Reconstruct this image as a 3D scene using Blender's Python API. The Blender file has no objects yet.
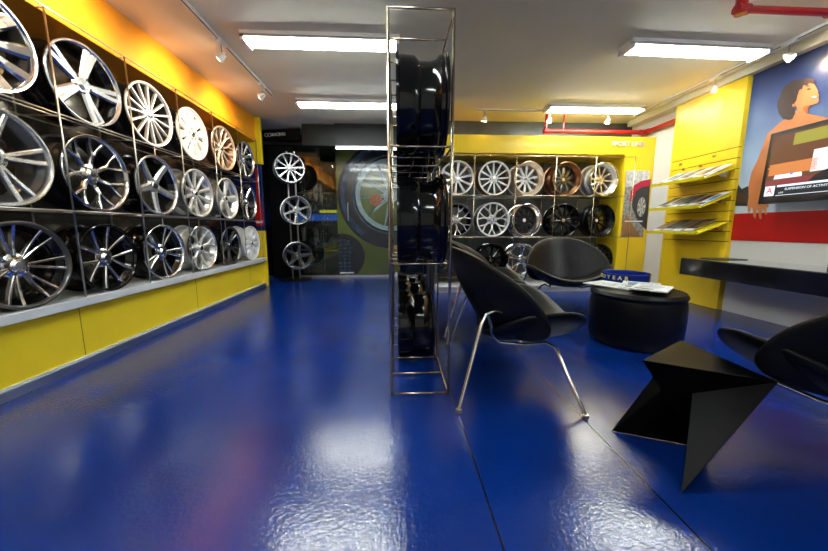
import bpy, math, random
from mathutils import Vector, Matrix
random.seed(4)
R = math.radians; PI = math.pi
S = bpy.context.scene; COL = S.collection

# ------------------------------------------------------------------ camera
F = 326.0; CX, CY = 414.0, 275.5; EYE = 0.87
yc = Vector(((397-CX)/F, -(228-CY)/F, 1)).normalized()
zc = Vector((0, yc.z, -yc.y)).normalized()
xc = yc.cross(zc).normalized()
if xc.x < 0: xc = -xc
yc = zc.cross(xc)
if yc.z < 0: yc = -yc
W2C = Matrix((xc, yc, zc))            # rows: world axes seen from the camera
right, up, fwd = W2C.col[0], W2C.col[1], W2C.col[2]
cam_d = bpy.data.cameras.new('camera'); cam = bpy.data.objects.new('camera', cam_d); COL.objects.link(cam)
cam_d.sensor_width = 36; cam_d.lens = F/828*36; cam_d.clip_start = .02; cam_d.clip_end = 60
M = Matrix((right, up, -fwd)).transposed().to_4x4(); M.translation = (0, 0, EYE)
cam.matrix_world = M; S.camera = cam
def ray(u, v): return W2C @ Vector(((u-CX)/F, -(v-CY)/F, 1))
def on_x(u, v, x):                    # where a sight line meets the wall plane X = x
    d = ray(u, v); t = x/d.x; return (t*d.y, EYE+t*d.z)
def on_y(u, v, y):
    d = ray(u, v); t = y/d.y; return (t*d.x, EYE+t*d.z)

# ------------------------------------------------------------------ materials
def mat(name, col, rough=.5, metal=0., coat=0., emit=None, es=0., noise=None, bump=0., bscale=60, spec=.5, trans=0.):
    m = bpy.data.materials.new(name); m.use_nodes = True
    nt = m.node_tree; b = nt.nodes['Principled BSDF']
    b.inputs['Base Color'].default_value = (*col, 1)
    b.inputs['Roughness'].default_value = rough; b.inputs['Metallic'].default_value = metal
    b.inputs['Coat Weight'].default_value = coat; b.inputs['Coat Roughness'].default_value = .06
    b.inputs['Specular IOR Level'].default_value = spec
    if trans: b.inputs['Transmission Weight'].default_value = trans
    if emit: b.inputs['Emission Color'].default_value = (*emit, 1); b.inputs['Emission Strength'].default_value = es
    tc = nt.nodes.new('ShaderNodeTexCoord')
    if noise:
        n = nt.nodes.new('ShaderNodeTexNoise'); n.inputs['Scale'].default_value = noise[0]; n.inputs['Detail'].default_value = 4
        r = nt.nodes.new('ShaderNodeValToRGB')
        k = noise[1]
        r.color_ramp.elements[0].position = .3; r.color_ramp.elements[1].position = .7
        r.color_ramp.elements[0].color = (*[c*(1-k) for c in col], 1); r.color_ramp.elements[1].color = (*[min(1, c*(1+k)) for c in col], 1)
        nt.links.new(tc.outputs['Object'], n.inputs['Vector']); nt.links.new(n.outputs['Fac'], r.inputs['Fac'])
        nt.links.new(r.outputs['Color'], b.inputs['Base Color'])
    if bump:
        n = nt.nodes.new('ShaderNodeTexNoise'); n.inputs['Scale'].default_value = bscale; n.inputs['Detail'].default_value = 3
        bp = nt.nodes.new('ShaderNodeBump'); bp.inputs['Strength'].default_value = bump; bp.inputs['Distance'].default_value = .01
        nt.links.new(tc.outputs['Object'], n.inputs['Vector']); nt.links.new(n.outputs['Fac'], bp.inputs['Height'])
        nt.links.new(bp.outputs['Normal'], b.inputs['Normal'])
    return m
MT = {}
def dm(k, *a, **kw): MT[k] = mat(k, *a, **kw)
dm('chrome', (.86,.85,.83), .17, 1); dm('silver', (.62,.63,.64), .27, .85, coat=.3); dm('polish', (.8,.78,.74), .24, 1)
dm('bright', (.78,.77,.74), .3, .55, coat=.4)
dm('gunmetal', (.13,.135,.14), .28, .8, coat=.4); dm('gloss_black', (.003,.003,.0035), .13, 0, coat=.25, spec=.4); dm('satin_black', (.006,.006,.007), .35, .1)
dm('white_paint', (.85,.85,.83), .3, 0, coat=.5); dm('bronze', (.33,.17,.09), .28, .9); dm('gold', (.75,.55,.3), .3, .8); dm('champagne', (.8,.68,.55), .28, .7)
dm('rod', (.5,.46,.4), .28, 1); dm('rod_warm', (.55,.48,.36), .25, 1)
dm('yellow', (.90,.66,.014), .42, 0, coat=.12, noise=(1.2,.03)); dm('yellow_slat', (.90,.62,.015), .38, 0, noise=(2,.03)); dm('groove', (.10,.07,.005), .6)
dm('yellow_warm_lit', (.88,.37,.012), .45, 0, coat=.1, noise=(1,.04))  # yellow paint with the warm spotlight cast mixed into its colour
dm('acrylic_yellow', (.85,.72,.02), .25, 0, coat=.5)
dm('white_shelf', (.66,.68,.69), .35, 0, coat=.2, noise=(6,.04)); dm('white_wall', (.74,.74,.72), .6, noise=(2,.03)); dm('cream_wall', (.74,.72,.66), .7, noise=(1,.05))
dm('ceiling', (.76,.73,.58), .65, noise=(.7,.05), bump=.05, bscale=30)
dm('alcove', (.10,.11,.10), .4, .3, noise=(3,.3)); dm('mirror_panel', (.17,.15,.12), .2, .9, noise=(2,.2), bump=.06, bscale=4)
dm('dark', (.012,.012,.013), .5); dm('dark_green', (.010,.014,.012), .45, spec=.2, noise=(2,.3)); dm('blackboard', (.004,.004,.005), .4, spec=.2)
dm('blue_band', (.004,.015,.12), .3, coat=.4); dm('red_paint', (.42,.008,.008), .3, coat=.4); dm('alu', (.55,.57,.6), .3, .9)
dm('leather', (.0035,.0035,.004), .40, 0, coat=.0, bump=.12, bscale=220, spec=.3); dm('leather2', (.003,.003,.0035), .36, 0, coat=.03, bump=.1, bscale=200, spec=.3)
dm('desk', (.010,.010,.012), .18, coat=.6); dm('steel_table', (.0022,.002,.0018), .34, .0, coat=.0, spec=.06, noise=(8,.25), bump=.05, bscale=90)
dm('lamp_white', (.8,.8,.78), .35, coat=.2); dm('reflector', (.85,.86,.86), .18, 1)
dm('tube', (1,1,1), .4, emit=(.93,1,.97), es=15); dm('bulb', (1,.9,.75), .4, emit=(1,.72,.42), es=25)
dm('paper', (.75,.76,.76), .5, noise=(30,.12)); dm('ink_dark', (.03,.035,.04), .4); dm('ink_blue', (.05,.16,.35), .4); dm('ink_red', (.5,.03,.03), .4); dm('ink_brown', (.3,.16,.06), .4); dm('ink_pale', (.5,.56,.6), .4, noise=(25,.4)); dm('ink_grey', (.25,.27,.28), .4, noise=(25,.6))
dm('blue_drum', (.006,.022,.24), .25, coat=.6); dm('cream_ink', (.8,.72,.4), .4)
dm('skin', (.62,.21,.07), .4, noise=(3,.22)); dm('skin_shade', (.40,.11,.03), .4); dm('hair', (.045,.022,.016), .4); dm('lips', (.55,.14,.1), .4); dm('teeth', (.85,.8,.75), .4); dm('hill', (.035,.04,.05), .4); dm('hill2', (.10,.05,.03), .4)
dm('mural_red', (.52,.006,.006), .35, coat=.2); dm('rubber', (.012,.012,.013), .7); dm('plastic', (.01,.01,.011), .3, coat=.3)
dm('print_black', (.014,.018,.024), .22, coat=.5); dm('print_blue', (.03,.055,.10), .22, coat=.5, noise=(6,.5)); dm('print_steel', (.2,.28,.3), .22, coat=.5, noise=(8,.25)); dm('print_green', (.075,.10,.022), .22, coat=.5, noise=(1.5,.25)); dm('print_orange', (.22,.07,.015), .3, noise=(30,.5))
dm('sign_silver', (.75,.74,.68), .35, .3)
def scr(k, c, s=1.): MT[k] = mat(k, (.02,.02,.02), .2, emit=c, es=s)
scr('scr_brown', (.07,.026,.012), 1.); scr('scr_orange', (.32,.11,.03), 1.); scr('scr_olive', (.17,.16,.02)); scr('scr_white', (.45,.5,.55)); scr('scr_black', (.006,.006,.008)); scr('scr_red', (.7,.04,.05)); scr('scr_maroon', (.12,.02,.02)); scr('scr_blue', (.03,.12,.45))
scr('glow_blue', (.01,.03,.16), .9); scr('glow_yellow', (.4,.33,.02), .6); scr('bg_warm', (.30,.10,.03), .5)  # emission makes these background parts glow; none of them is a lamp

# sky print of the mural: vertical and slanted gradient that belongs to the printed picture
def sky_print():
    m = bpy.data.materials.new('sky_print'); m.use_nodes = True; nt = m.node_tree; b = nt.nodes['Principled BSDF']; b.inputs['Roughness'].default_value = .35
    tc = nt.nodes.new('ShaderNodeTexCoord'); sp = nt.nodes.new('ShaderNodeSeparateXYZ'); nt.links.new(tc.outputs['Object'], sp.inputs[0])
    n = nt.nodes.new('ShaderNodeTexNoise'); n.inputs['Scale'].default_value = 1.6; n.inputs['Detail'].default_value = 5; nt.links.new(tc.outputs['Object'], n.inputs['Vector'])
    a = nt.nodes.new('ShaderNodeMath'); a.operation = 'MULTIPLY_ADD'; a.inputs[1].default_value = -.28; nt.links.new(sp.outputs['Y'], a.inputs[0]); nt.links.new(sp.outputs['Z'], a.inputs[2])
    a2 = nt.nodes.new('ShaderNodeMath'); a2.operation = 'MULTIPLY_ADD'; a2.inputs[1].default_value = .5; nt.links.new(n.outputs['Fac'], a2.inputs[0]); nt.links.new(a.outputs[0], a2.inputs[2])
    mr = nt.nodes.new('ShaderNodeMapRange'); mr.inputs['From Min'].default_value = 1.0; mr.inputs['From Max'].default_value = 2.3; nt.links.new(a2.outputs[0], mr.inputs[0])
    r = nt.nodes.new('ShaderNodeValToRGB'); e = r.color_ramp.elements
    e[0].position = 0; e[0].color = (.50,.60,.72,1); e[1].position = 1; e[1].color = (.008,.018,.09,1)
    x = e.new(.35); x.color = (.30,.42,.62,1); x = e.new(.62); x.color = (.11,.18,.36,1); x = e.new(.8); x.color = (.02,.05,.19,1)
    nt.links.new(mr.outputs[0], r.inputs['Fac']); nt.links.new(r.outputs['Color'], b.inputs['Base Color']); return m
MT['sky_print'] = sky_print()
# glossy blue epoxy floor with two sawn joints
def floor_mat():
    m = bpy.data.materials.new('floor_epoxy'); m.use_nodes = True; nt = m.node_tree; b = nt.nodes['Principled BSDF']
    tc = nt.nodes.new('ShaderNodeTexCoord'); sp = nt.nodes.new('ShaderNodeSeparateXYZ'); nt.links.new(tc.outputs['Object'], sp.inputs[0])
    n = nt.nodes.new('ShaderNodeTexNoise'); n.inputs['Scale'].default_value = 1.3; n.inputs['Detail'].default_value = 6; nt.links.new(tc.outputs['Object'], n.inputs['Vector'])
    r = nt.nodes.new('ShaderNodeValToRGB'); r.color_ramp.elements[0].color = (.0015,.019,.17,1); r.color_ramp.elements[1].color = (.002,.034,.27,1); r.color_ramp.elements[0].position = .3; r.color_ramp.elements[1].position = .7
    nt.links.new(n.outputs['Fac'], r.inputs['Fac'])
    prev = r.outputs['Color']
    for x0, w in ((.285, .003), (.85, .0035), (2.0, .003)):
        c = nt.nodes.new('ShaderNodeMath'); c.operation = 'COMPARE'; c.inputs[1].default_value = x0; c.inputs[2].default_value = w; nt.links.new(sp.outputs['X'], c.inputs[0])
        mx = nt.nodes.new('ShaderNodeMix'); mx.data_type = 'RGBA'; nt.links.new(c.outputs[0], mx.inputs[0]); nt.links.new(prev, mx.inputs[6]); mx.inputs[7].default_value = (.002,.003,.008,1); prev = mx.outputs[2]
    nt.links.new(prev, b.inputs['Base Color'])
    b.inputs['Roughness'].default_value = .16; b.inputs['Specular IOR Level'].default_value = .85
    n2 = nt.nodes.new('ShaderNodeTexNoise'); n2.inputs['Scale'].default_value = 75; n2.inputs['Detail'].default_value = 2; nt.links.new(tc.outputs['Object'], n2.inputs['Vector'])
    n3 = nt.nodes.new('ShaderNodeTexNoise'); n3.inputs['Scale'].default_value = 5; nt.links.new(tc.outputs['Object'], n3.inputs['Vector'])
    ad = nt.nodes.new('ShaderNodeMath'); ad.operation = 'MULTIPLY_ADD'; ad.inputs[1].default_value = 1.2; nt.links.new(n3.outputs['Fac'], ad.inputs[0]); nt.links.new(n2.outputs['Fac'], ad.inputs[2])
    bp = nt.nodes.new('ShaderNodeBump'); bp.inputs['Strength'].default_value = .11; bp.inputs['Distance'].default_value = .01
    nt.links.new(ad.outputs[0], bp.inputs['Height']); nt.links.new(bp.outputs['Normal'], b.inputs['Normal']); return m
MT['floor'] = floor_mat()
def glass_mat():
    m = bpy.data.materials.new('window_glass'); m.use_nodes = True; nt = m.node_tree; nt.nodes.clear()
    o = nt.nodes.new('ShaderNodeOutputMaterial'); g = nt.nodes.new('ShaderNodeBsdfGlossy'); g.inputs['Roughness'].default_value = .03; t = nt.nodes.new('ShaderNodeBsdfTransparent'); t.inputs['Color'].default_value = (.72,.82,.76,1)
    fr = nt.nodes.new('ShaderNodeFresnel'); fr.inputs['IOR'].default_value = 1.75; mx = nt.nodes.new('ShaderNodeMixShader')
    nt.links.new(fr.outputs[0], mx.inputs[0]); nt.links.new(t.outputs[0], mx.inputs[1]); nt.links.new(g.outputs[0], mx.inputs[2]); nt.links.new(mx.outputs[0], o.inputs[0]); return m
MT['glass'] = glass_mat()

# ------------------------------------------------------------------ mesh helpers
class MB:
    def __init__(s): s.v = []; s.f = []; s.sm = []
    def add(s, vs, fs, smooth=False):
        o = len(s.v); s.v += [tuple(v) for v in vs]; s.f += [tuple(i+o for i in f) for f in fs]; s.sm += [smooth]*len(fs); return s
    def box(s, a, b):
        x0,y0,z0 = [min(p,q) for p,q in zip(a,b)]; x1,y1,z1 = [max(p,q) for p,q in zip(a,b)]
        return s.add([(x0,y0,z0),(x1,y0,z0),(x1,y1,z0),(x0,y1,z0),(x0,y0,z1),(x1,y0,z1),(x1,y1,z1),(x0,y1,z1)], [(0,3,2,1),(4,5,6,7),(0,1,5,4),(1,2,6,5),(2,3,7,6),(3,0,4,7)])
    def cyl(s, a, b, r, n=12, r2=None):
        a = Vector(a); b = Vector(b); r2 = r if r2 is None else r2; d = (b-a).normalized()
        u = d.cross(Vector((0,0,1)) if abs(d.z) < .9 else Vector((1,0,0))).normalized(); w = d.cross(u)
        ring = lambda c, q: [c+u*q*math.cos(2*PI*i/n)+w*q*math.sin(2*PI*i/n) for i in range(n)]
        o = len(s.v); s.add(ring(a,r)+ring(b,r2), [(i,(i+1)%n,n+(i+1)%n,n+i) for i in range(n)], True)
        s.f += [tuple(o+i for i in reversed(range(n))), tuple(o+n+i for i in range(n))]; s.sm += [False, False]; return s
    def tube(s, pts, r, n=10):
        pts = [Vector(p) for p in pts]; rings = []; u = None
        for i, p in enumerate(pts):
            d = (pts[min(i+1,len(pts)-1)]-pts[max(i-1,0)]).normalized()
            if u is None: u = d.cross(Vector((0,0,1)) if abs(d.z) < .9 else Vector((1,0,0))).normalized()
            else: u = (u-d*u.dot(d)).normalized()
            w = d.cross(u); rings += [p+u*r*math.cos(2*PI*k/n)+w*r*math.sin(2*PI*k/n) for k in range(n)]
        o = len(s.v); m = len(pts)
        s.add(rings, [(i*n+k, i*n+(k+1)%n, (i+1)*n+(k+1)%n, (i+1)*n+k) for i in range(m-1) for k in range(n)], True)
        s.f += [tuple(o+k for k in reversed(range(n))), tuple(o+(m-1)*n+k for k in range(n))]; s.sm += [False]*2; return s
    def lathe_x(s, prof, cz=0, cy=0, n=48, closed=False, cx=0):   # prof: (radius, x), turned about the X axis
        m = len(prof); vs = [(cx+x, cy+r*math.cos(2*PI*k/n), cz+r*math.sin(2*PI*k/n)) for k in range(n) for r, x in prof]
        fs = [(k*m+i, k*m+(i+1)%m, ((k+1)%n)*m+(i+1)%m, ((k+1)%n)*m+i) for k in range(n) for i in range(m if closed else m-1)]
        return s.add(vs, fs, True)
    def lathe_z(s, prof, c=(0,0,0), n=48):
        m = len(prof); vs = [(c[0]+r*math.cos(2*PI*k/n), c[1]+r*math.sin(2*PI*k/n), c[2]+z) for k in range(n) for r, z in prof]
        return s.add(vs, [(k*m+i, ((k+1)%n)*m+i, ((k+1)%n)*m+i+1, k*m+i+1) for k in range(n) for i in range(m-1)], True)
    def prism(s, pts, off):            # polygon extruded by a vector
        n = len(pts); off = Vector(off); A = [Vector(p) for p in pts]
        return s.add(A+[p+off for p in A], [tuple(reversed(range(n))), tuple(range(n,2*n))]+[(i,(i+1)%n,n+(i+1)%n,n+i) for i in range(n)])
    def build(s, name, m, parent=None, bevel=0, auto=True):
        me = bpy.data.meshes.new(name); me.from_pydata(s.v, [], s.f); me.validate()
        if len(me.polygons) == len(s.sm): me.polygons.foreach_set('use_smooth', s.sm)
        import bmesh
        bm = bmesh.new(); bm.from_mesh(me); bmesh.ops.recalc_face_normals(bm, faces=bm.faces)
        for e in bm.edges:
            if len(e.link_faces) == 2 and e.calc_face_angle(0) > R(38): e.smooth = False
        bm.to_mesh(me); bm.free()
        me.materials.append(MT[m] if isinstance(m, str) else m)
        o = bpy.data.objects.new(name, me); COL.objects.link(o)
        if parent is not None: o.parent = parent
        if bevel:
            b = o.modifiers.new('bevel', 'BEVEL'); b.width = bevel; b.segments = 2; b.limit_method = 'ANGLE'
        return o
def tag(o, label=None, cat=None, group=None, kind=None):
    if label: o['label'] = label
    if cat: o['category'] = cat
    if group: o['group'] = group
    if kind: o['kind'] = kind
    return o
def thing(name, label, cat, loc=(0,0,0), rz=0, group=None):
    o = bpy.data.objects.new(name, None); COL.objects.link(o); o.location = loc; o.rotation_euler = (0,0,rz); o.empty_display_size = .1
    return tag(o, label, cat, group)
def struct(name, mb, m, parent=None, bevel=0):
    o = mb.build(name, m, parent, bevel)
    if parent is None: o['kind'] = 'structure'
    return o
def copy_tree(o, parent=None):
    c = o.copy(); COL.objects.link(c); c.parent = parent
    for ch in list(o.children): copy_tree(ch, c)
    return c
def text_mesh(name, s, size, m, parent, mtx, depth=.004, bold=.0, sx=1.):
    cu = bpy.data.curves.new(name, 'FONT'); cu.body = s; cu.size = size; cu.extrude = depth; cu.offset = bold; cu.align_x = 'CENTER'; cu.align_y = 'CENTER'
    t = bpy.data.objects.new(name, cu); COL.objects.link(t)
    bpy.context.view_layer.update()
    me = bpy.data.meshes.new_from_object(t.evaluated_get(bpy.context.evaluated_depsgraph_get()))
    bpy.data.objects.remove(t); me.transform(Matrix.Diagonal((sx,1,1,1))); me.transform(mtx); me.materials.clear(); me.materials.append(MT[m])
    o = bpy.data.objects.new(name, me); COL.objects.link(o)
    if parent is not None: o.parent = parent
    return o
FACE_MY = Matrix.Rotation(PI/2, 4, 'X')                       # text that faces -Y
FACE_MX = Matrix.Rotation(-PI/2, 4, 'Z') @ FACE_MY            # text that faces -X
def T(x, y, z): return Matrix.Translation((x, y, z))

# ------------------------------------------------------------------ setting
CEIL = 2.42; XL = -2.36; XR = 3.55; YN = -2.2; YG = 5.88
struct('floor', MB().box((-2.6,YN,-.06), (3.7,YG+1.8,0)), 'floor')
struct('ceiling', MB().box((-2.6,YN,CEIL), (3.7,YG+1.8,CEIL+.06)), 'ceiling')
struct('wall_left', MB().box((XL-.1,YN,0), (XL,5.05,CEIL)), 'mirror_panel')
struct('wall_right', MB().box((XR,YN,0), (XR+.1,YG,CEIL)), 'white_wall')
struct('wall_near', MB().box((-2.5,YN-.1,0), (3.65,YN,CEIL)), 'cream_wall')
struct('wall_back', MB().box((.5,5.0,0), (XR,5.08,CEIL)), 'alcove')
struct('wall_alcove', MB().box((.46,4.5,0), (.52,5.08,CEIL-.2)), 'dark')
struct('trim_1', MB().box((XL+.001,YN,2.085), (-2.0,4.99,CEIL)), 'yellow_warm_lit')      # fascia above the left rack
# fascia over the back rack with a panel on its right
struct('trim_2', MB().box((.5,4.5,1.865), (XR-.001,4.56,2.095)), 'yellow')
struct('trim_3', MB().box((3.13,4.501,.0), (XR-.002,4.999,1.865)), 'yellow')
struct('trim_4', MB().box((.52,4.56,1.84), (3.13,4.999,1.865)), 'yellow')               # soffit of the alcove
# dark beam over the glass front
struct('trim_5', MB().box((-1.42,5.25,2.11), (.45,5.4,CEIL)), 'dark_green')
struct('trim_6', MB().box((-.93,5.2,2.10), (.45,5.249,CEIL-.001)), 'blackboard')
# left plinth
p = thing('display_plinth', 'long low yellow plinth with a white top under the left wheel rack', 'plinth', (-2.15,2,0))
def pl(mb, name, m, **k):
    o = mb.build(name, m, **k); o.parent = p; o.matrix_parent_inverse = T(-2.15,2,0).inverted(); return o
pl(MB().box((-2.34,YN+.3,.05), (-2.0,4.95,.385)), 'body', 'yellow')
pl(MB().box((-2.345,YN+.3,.385), (-1.955,4.965,.437)), 'top', 'white_shelf', bevel=.004)
pl(MB().box((-2.01,YN+.3,.0), (-1.975,4.965,.05)), 'skirting', 'alu')
pl(MB().box((-2.001,YN+.3,.05), (-1.985,4.965,.062)), 'edge_strip', 'white_shelf')
jj = MB()
for y in (.9, 2.1, 3.3, 4.5): jj.box((-2.0005,y,.062), (-1.999,y+.004,.385))
pl(jj, 'joint', 'groove')
# back plinth
p2 = thing('display_plinth', 'low white plinth under the back wheel rack', 'plinth', (1.8,4.6,0))
o = MB().box((-1.27,-.26,0.0), (1.325,.395,.07)).build('body', 'white_shelf', p2)
MB().box((-1.275,-.30,.07), (1.325,.396,.09)).build('top', 'white_shelf', p2, .003)

# ------------------------------------------------------------------ end panel of the left alcove
ep = thing('graphic_panel', 'yellow and blue end panel with a red bottle shape closing the left rack', 'panel', (-2.15,5.0,0))
MB().box((-.2,-.03,0.0), (.19,.03,.83)).build('lower_panel', 'yellow', ep)
MB().box((-.2,-.028,.83), (.19,.028,1.78)).build('middle_panel', 'blue_band', ep, 0)
MB().box((-.2,-.03,1.78), (.22,.03,2.415)).build('upper_panel', 'yellow', ep)
bx = .135
MB().prism([(bx-.015,-.031,1.72),(bx+.015,-.031,1.72),(bx+.018,-.031,1.35),(bx+.055,-.031,1.12),(bx+.055,-.031,.90),(bx-.055,-.031,.90),(bx-.055,-.031,1.12),(bx-.018,-.031,1.35)], (0,-.006,0)).build('bottle_print', 'red_paint', ep)
MB().box((bx-.045,-.039,.94), (bx+.045,-.0375,.98)).build('white_line', 'paper', ep)

# ------------------------------------------------------------------ wheels
def seg(mb, p0, p1, w0, w1, f0, f1, th, R0, ch=.25, curve=0.):
    # p = (radius, angle); w = widths; f = front x; a chamfered bar lying in the wheel's face
    a = Vector((p0[0]*math.sin(p0[1]), p0[0]*math.cos(p0[1]))); b = Vector((p1[0]*math.sin(p1[1]), p1[0]*math.cos(p1[1])))
    d = (b-a).normalized(); nrm = Vector((-d.y, d.x)); K = 4; vs = []
    for i in range(K+1):
        t = i/K; c = a.lerp(b, t); w = (w0+(w1-w0)*t)/2; f = f0+(f1-f0)*t-curve*math.sin(PI*t)
        for (q, x) in ((-1, f-th), (-1, f-w*ch*1.6), (-.55, f), (.55, f), (1, f-w*ch*1.6), (1, f-th)):
            P = c+nrm*w*q; vs.append((x, P.x, R0+P.y))
    fs = [(i*6+j, i*6+(j+1)%6, (i+1)*6+(j+1)%6, (i+1)*6+j) for i in range(K) for j in range(6)]
    fs += [tuple(range(5,-1,-1)), tuple(K*6+j for j in range(6))]
    mb.add(vs, fs)
STY = {
 'five_broad': (5, [((0,-.03),(1,-.085),.05,.042),((0,.03),(1,.085),.05,.042)]),
 'five': (5, [((0,0),(1,0),.062,.05)]),
 'five_wide': (5, [((0,0),(1,0),.05,.085)]),
 'six': (6, [((0,0),(1,0),.04,.03)]),
 'twin5': (5, [((0,-.08),(1,-.13),.02,.026),((0,.08),(1,.13),.02,.026)]),
 'twin7': (7, [((0,-.1),(1,-.17),.012,.016),((0,.1),(1,.17),.012,.016)]),
 'multi': (15, [((0,0),(1,0),.014,.017)]),
 'ten': (10, [((0,0),(1,0),.022,.036)]),
 'ten_wide': (10, [((0,0),(1,0),.03,.075)]),
 'ten_thin': (10, [((0,0),(1,0),.02,.022)]),
 'twelve': (12, [((0,0),(1,0),.018,.022)]),
 'vee': (5, [((0,-.05),(1,-.26),.016,.022),((0,.05),(1,.26),.016,.022)]),
 'wye': (7, [((0,0),(.45,0),.03,.026),((.42,0),(1,-.25),.018,.016),((.42,0),(1,.25),.018,.016)]),
 'wye10': (10, [((0,0),(.5,0),.02,.018),((.48,0),(1,-.25),.014,.012),((.48,0),(1,.25),.014,.012)]),
 'mesh': (10, [((0,0),(1,.5),.014,.014),((0,0),(1,-.5),.014,.014)]),
 'blade': (10, [((0,-.1),(1,.15),.03,.05)]),
 'cover': (10, [((.25,0),(1,0),.04,.12)]),
}
def wheel(kind, label, style, face='silver', barrel='silver', lip=None, D=.48, W=.21, dish=.012, conc=.02, hub=.066, cap='chrome', gap=None, group='alloy wheels', rot=0., blank=False):
    lip = lip or barrel
    r = D/2; root = thing(kind, label, 'wheel', group=group)
    prof = [(r,-.012),(r-.012,-.016),(r-.013,-.035),(r-.032,-.05),(r-.04,-.075),(r-.04,-.125),(r-.018,-.15),(r-.014,-W+.016),(r,-W+.012),(r,-W),(r-.014,-W),(r-.026,-W+.02),(r-.034,-.14),(r-.05,-.12),(r-.05,-.075),(r-.044,-.05),(r-.026,-.034),(r-.02,-.014)]
    MB().lathe_x(prof, r, closed=True).build('barrel', barrel, root)
    lp = [(r,-.012),(r,-.002),(r-.004,.001),(r-.012,0),(r-.019,-.008),(r-.022,-.02),(r-.012,-.02)]
    MB().lathe_x(lp, r, closed=True).build('rim_lip', lip, root)
    n, els = STY[style]; ri = r-.022 if dish < .05 else r-.046
    fo = -dish; fi = -dish-conc; h = hub*.72; mb = MB()
    for k in range(n):
        for (a, b, w0, w1) in els:
            ang = lambda q: 2*PI*(k+q)/n+rot
            rr = lambda q: h+(ri+.004-h)*q
            ff = lambda q: fi+(fo-fi)*q
            seg(mb, (rr(a[0]),ang(a[1])), (rr(b[0]),ang(b[1])), w0, w1, ff(a[0]), ff(b[0]), .022, r, curve=conc*.25)
    hp = [(0,fi+.004),(.028,fi+.004),(.034,fi-.002),(hub*.8,fi-.002),(hub,fi-.012),(hub,fi-.045),(0,fi-.045)]
    mb.lathe_x(hp, r, n=30)
    if style == 'cover': mb.lathe_x([(0,fi),(.09,fi-.002),(.1,fi-.014),(.1,fi-.03),(0,fi-.03)], r, n=32); mb.lathe_x([(ri+.006,fo-.001),(ri-.03,fo+.003),(ri-.032,fo-.015),(ri+.006,fo-.015)], r, n=48, closed=True)
    fc = mb.build('spokes', face, root)
    MB().lathe_x([(0,fi+.011),(.02,fi+.010),(.025,fi+.005),(.025,fi-.002)], r, n=24).build('center_cap', cap, fc)
    for k in range(5):
        a = 2*PI*k/5+.3+rot; c = (r+.05*math.cos(a)); MB().cyl((fi-.012,.05*math.sin(a),c), (fi+.0012,.05*math.sin(a),c), .0075, 8).build('lug_bolt', 'dark', fc)
    return root
G1, G2, G3, G4 = 'wheels on the left wall rack', 'wheels on the back wall rack', 'black wheels in the tall centre rack', 'wheels on the floor display stand'
def put(w, x, y, z, rz=0): w.location = (x, y, z); w.rotation_euler = (0,0,rz)
RAIL_L = [.455, .972, 1.528, 2.098]; FX = -1.975
yrow = [1.80, 2.35, 2.90, 3.455, 4.03, 4.57]
left = [
 # top row (nearest first)
 ('chrome alloy wheel of broad flat blades, top row nearest the camera', 'ten_wide', dict(face='chrome', barrel='satin_black', lip='chrome', D=.49, conc=.03)),
 ('polished alloy wheel with five broad split spokes on the top row', 'five_broad', dict(face='polish', barrel='gloss_black', lip='chrome', D=.49, conc=.015, hub=.06)),
 ('silver alloy wheel with many thin straight spokes on the top row', 'multi', dict(face='bright', barrel='satin_black', lip='bright', D=.48, hub=.06, conc=.0)),
 ('flat white ten-blade wheel with narrow slots on the top row', 'cover', dict(face='white_paint', barrel='satin_black', lip='white_paint', D=.48, conc=-.004)),
 ('warm bronze mesh wheel on the top row beside the white bladed one', 'wye10', dict(face='champagne', barrel='bronze', lip='champagne', D=.48)),
 ('black and silver bladed wheel at the far end of the top row', 'blade', dict(face='polish', barrel='gloss_black', lip='polish', D=.46)),
 # middle row
 ('silver wheel with five twin spokes on the middle row nearest the camera', 'twin5', dict(face='silver', barrel='gunmetal', lip='silver', D=.49, conc=.02, cap='blue_band')),
 ('polished mesh wheel with a stepped lip on the middle row', 'wye', dict(face='polish', barrel='satin_black', lip='chrome', D=.49, conc=.03, dish=.02)),
 ('dark-backed wheel with five slim silver spokes on the middle row', 'five', dict(face='silver', barrel='gloss_black', lip='silver', D=.48, cap='satin_black')),
 ('silver wheel with ten flared spokes, middle row under the white bladed wheel', 'ten', dict(face='bright', barrel='silver', lip='bright', D=.47)),
 ('pale silver five-spoke wheel on the middle row, fifth from the camera', 'five_wide', dict(face='bright', barrel='silver', lip='bright', D=.47)),
 ('silver five-spoke wheel at the far end of the middle row', 'five', dict(face='polish', barrel='satin_black', lip='polish', D=.47)),
 # bottom row
 ('large black wheel with seven chrome-edged twin spokes on the white plinth', 'twin7', dict(face='chrome', barrel='gloss_black', lip='gunmetal', D=.47, conc=.03, cap='silver')),
 ('gloss black wheel with slim machined V spokes on the white plinth', 'vee', dict(face='polish', barrel='gloss_black', lip='gloss_black', D=.46, W=.22)),
 ('black wheel with polished twin spokes and chrome lip on the white plinth', 'twin5', dict(face='chrome', barrel='gloss_black', lip='chrome', D=.46)),
 ('all-silver wheel with silver barrel on the white plinth', 'wye', dict(face='bright', barrel='bright', lip='chrome', D=.46)),
 ('black five-spoke wheel on the plinth before the white steel wheel', 'twin5', dict(face='gunmetal', barrel='gloss_black', lip='gunmetal', D=.45)),
 ('white steel wheel with small round slots at the far plinth end', 'cover', dict(face='white_paint', barrel='white_paint', lip='white_paint', D=.46, conc=-.006)),
]
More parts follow.
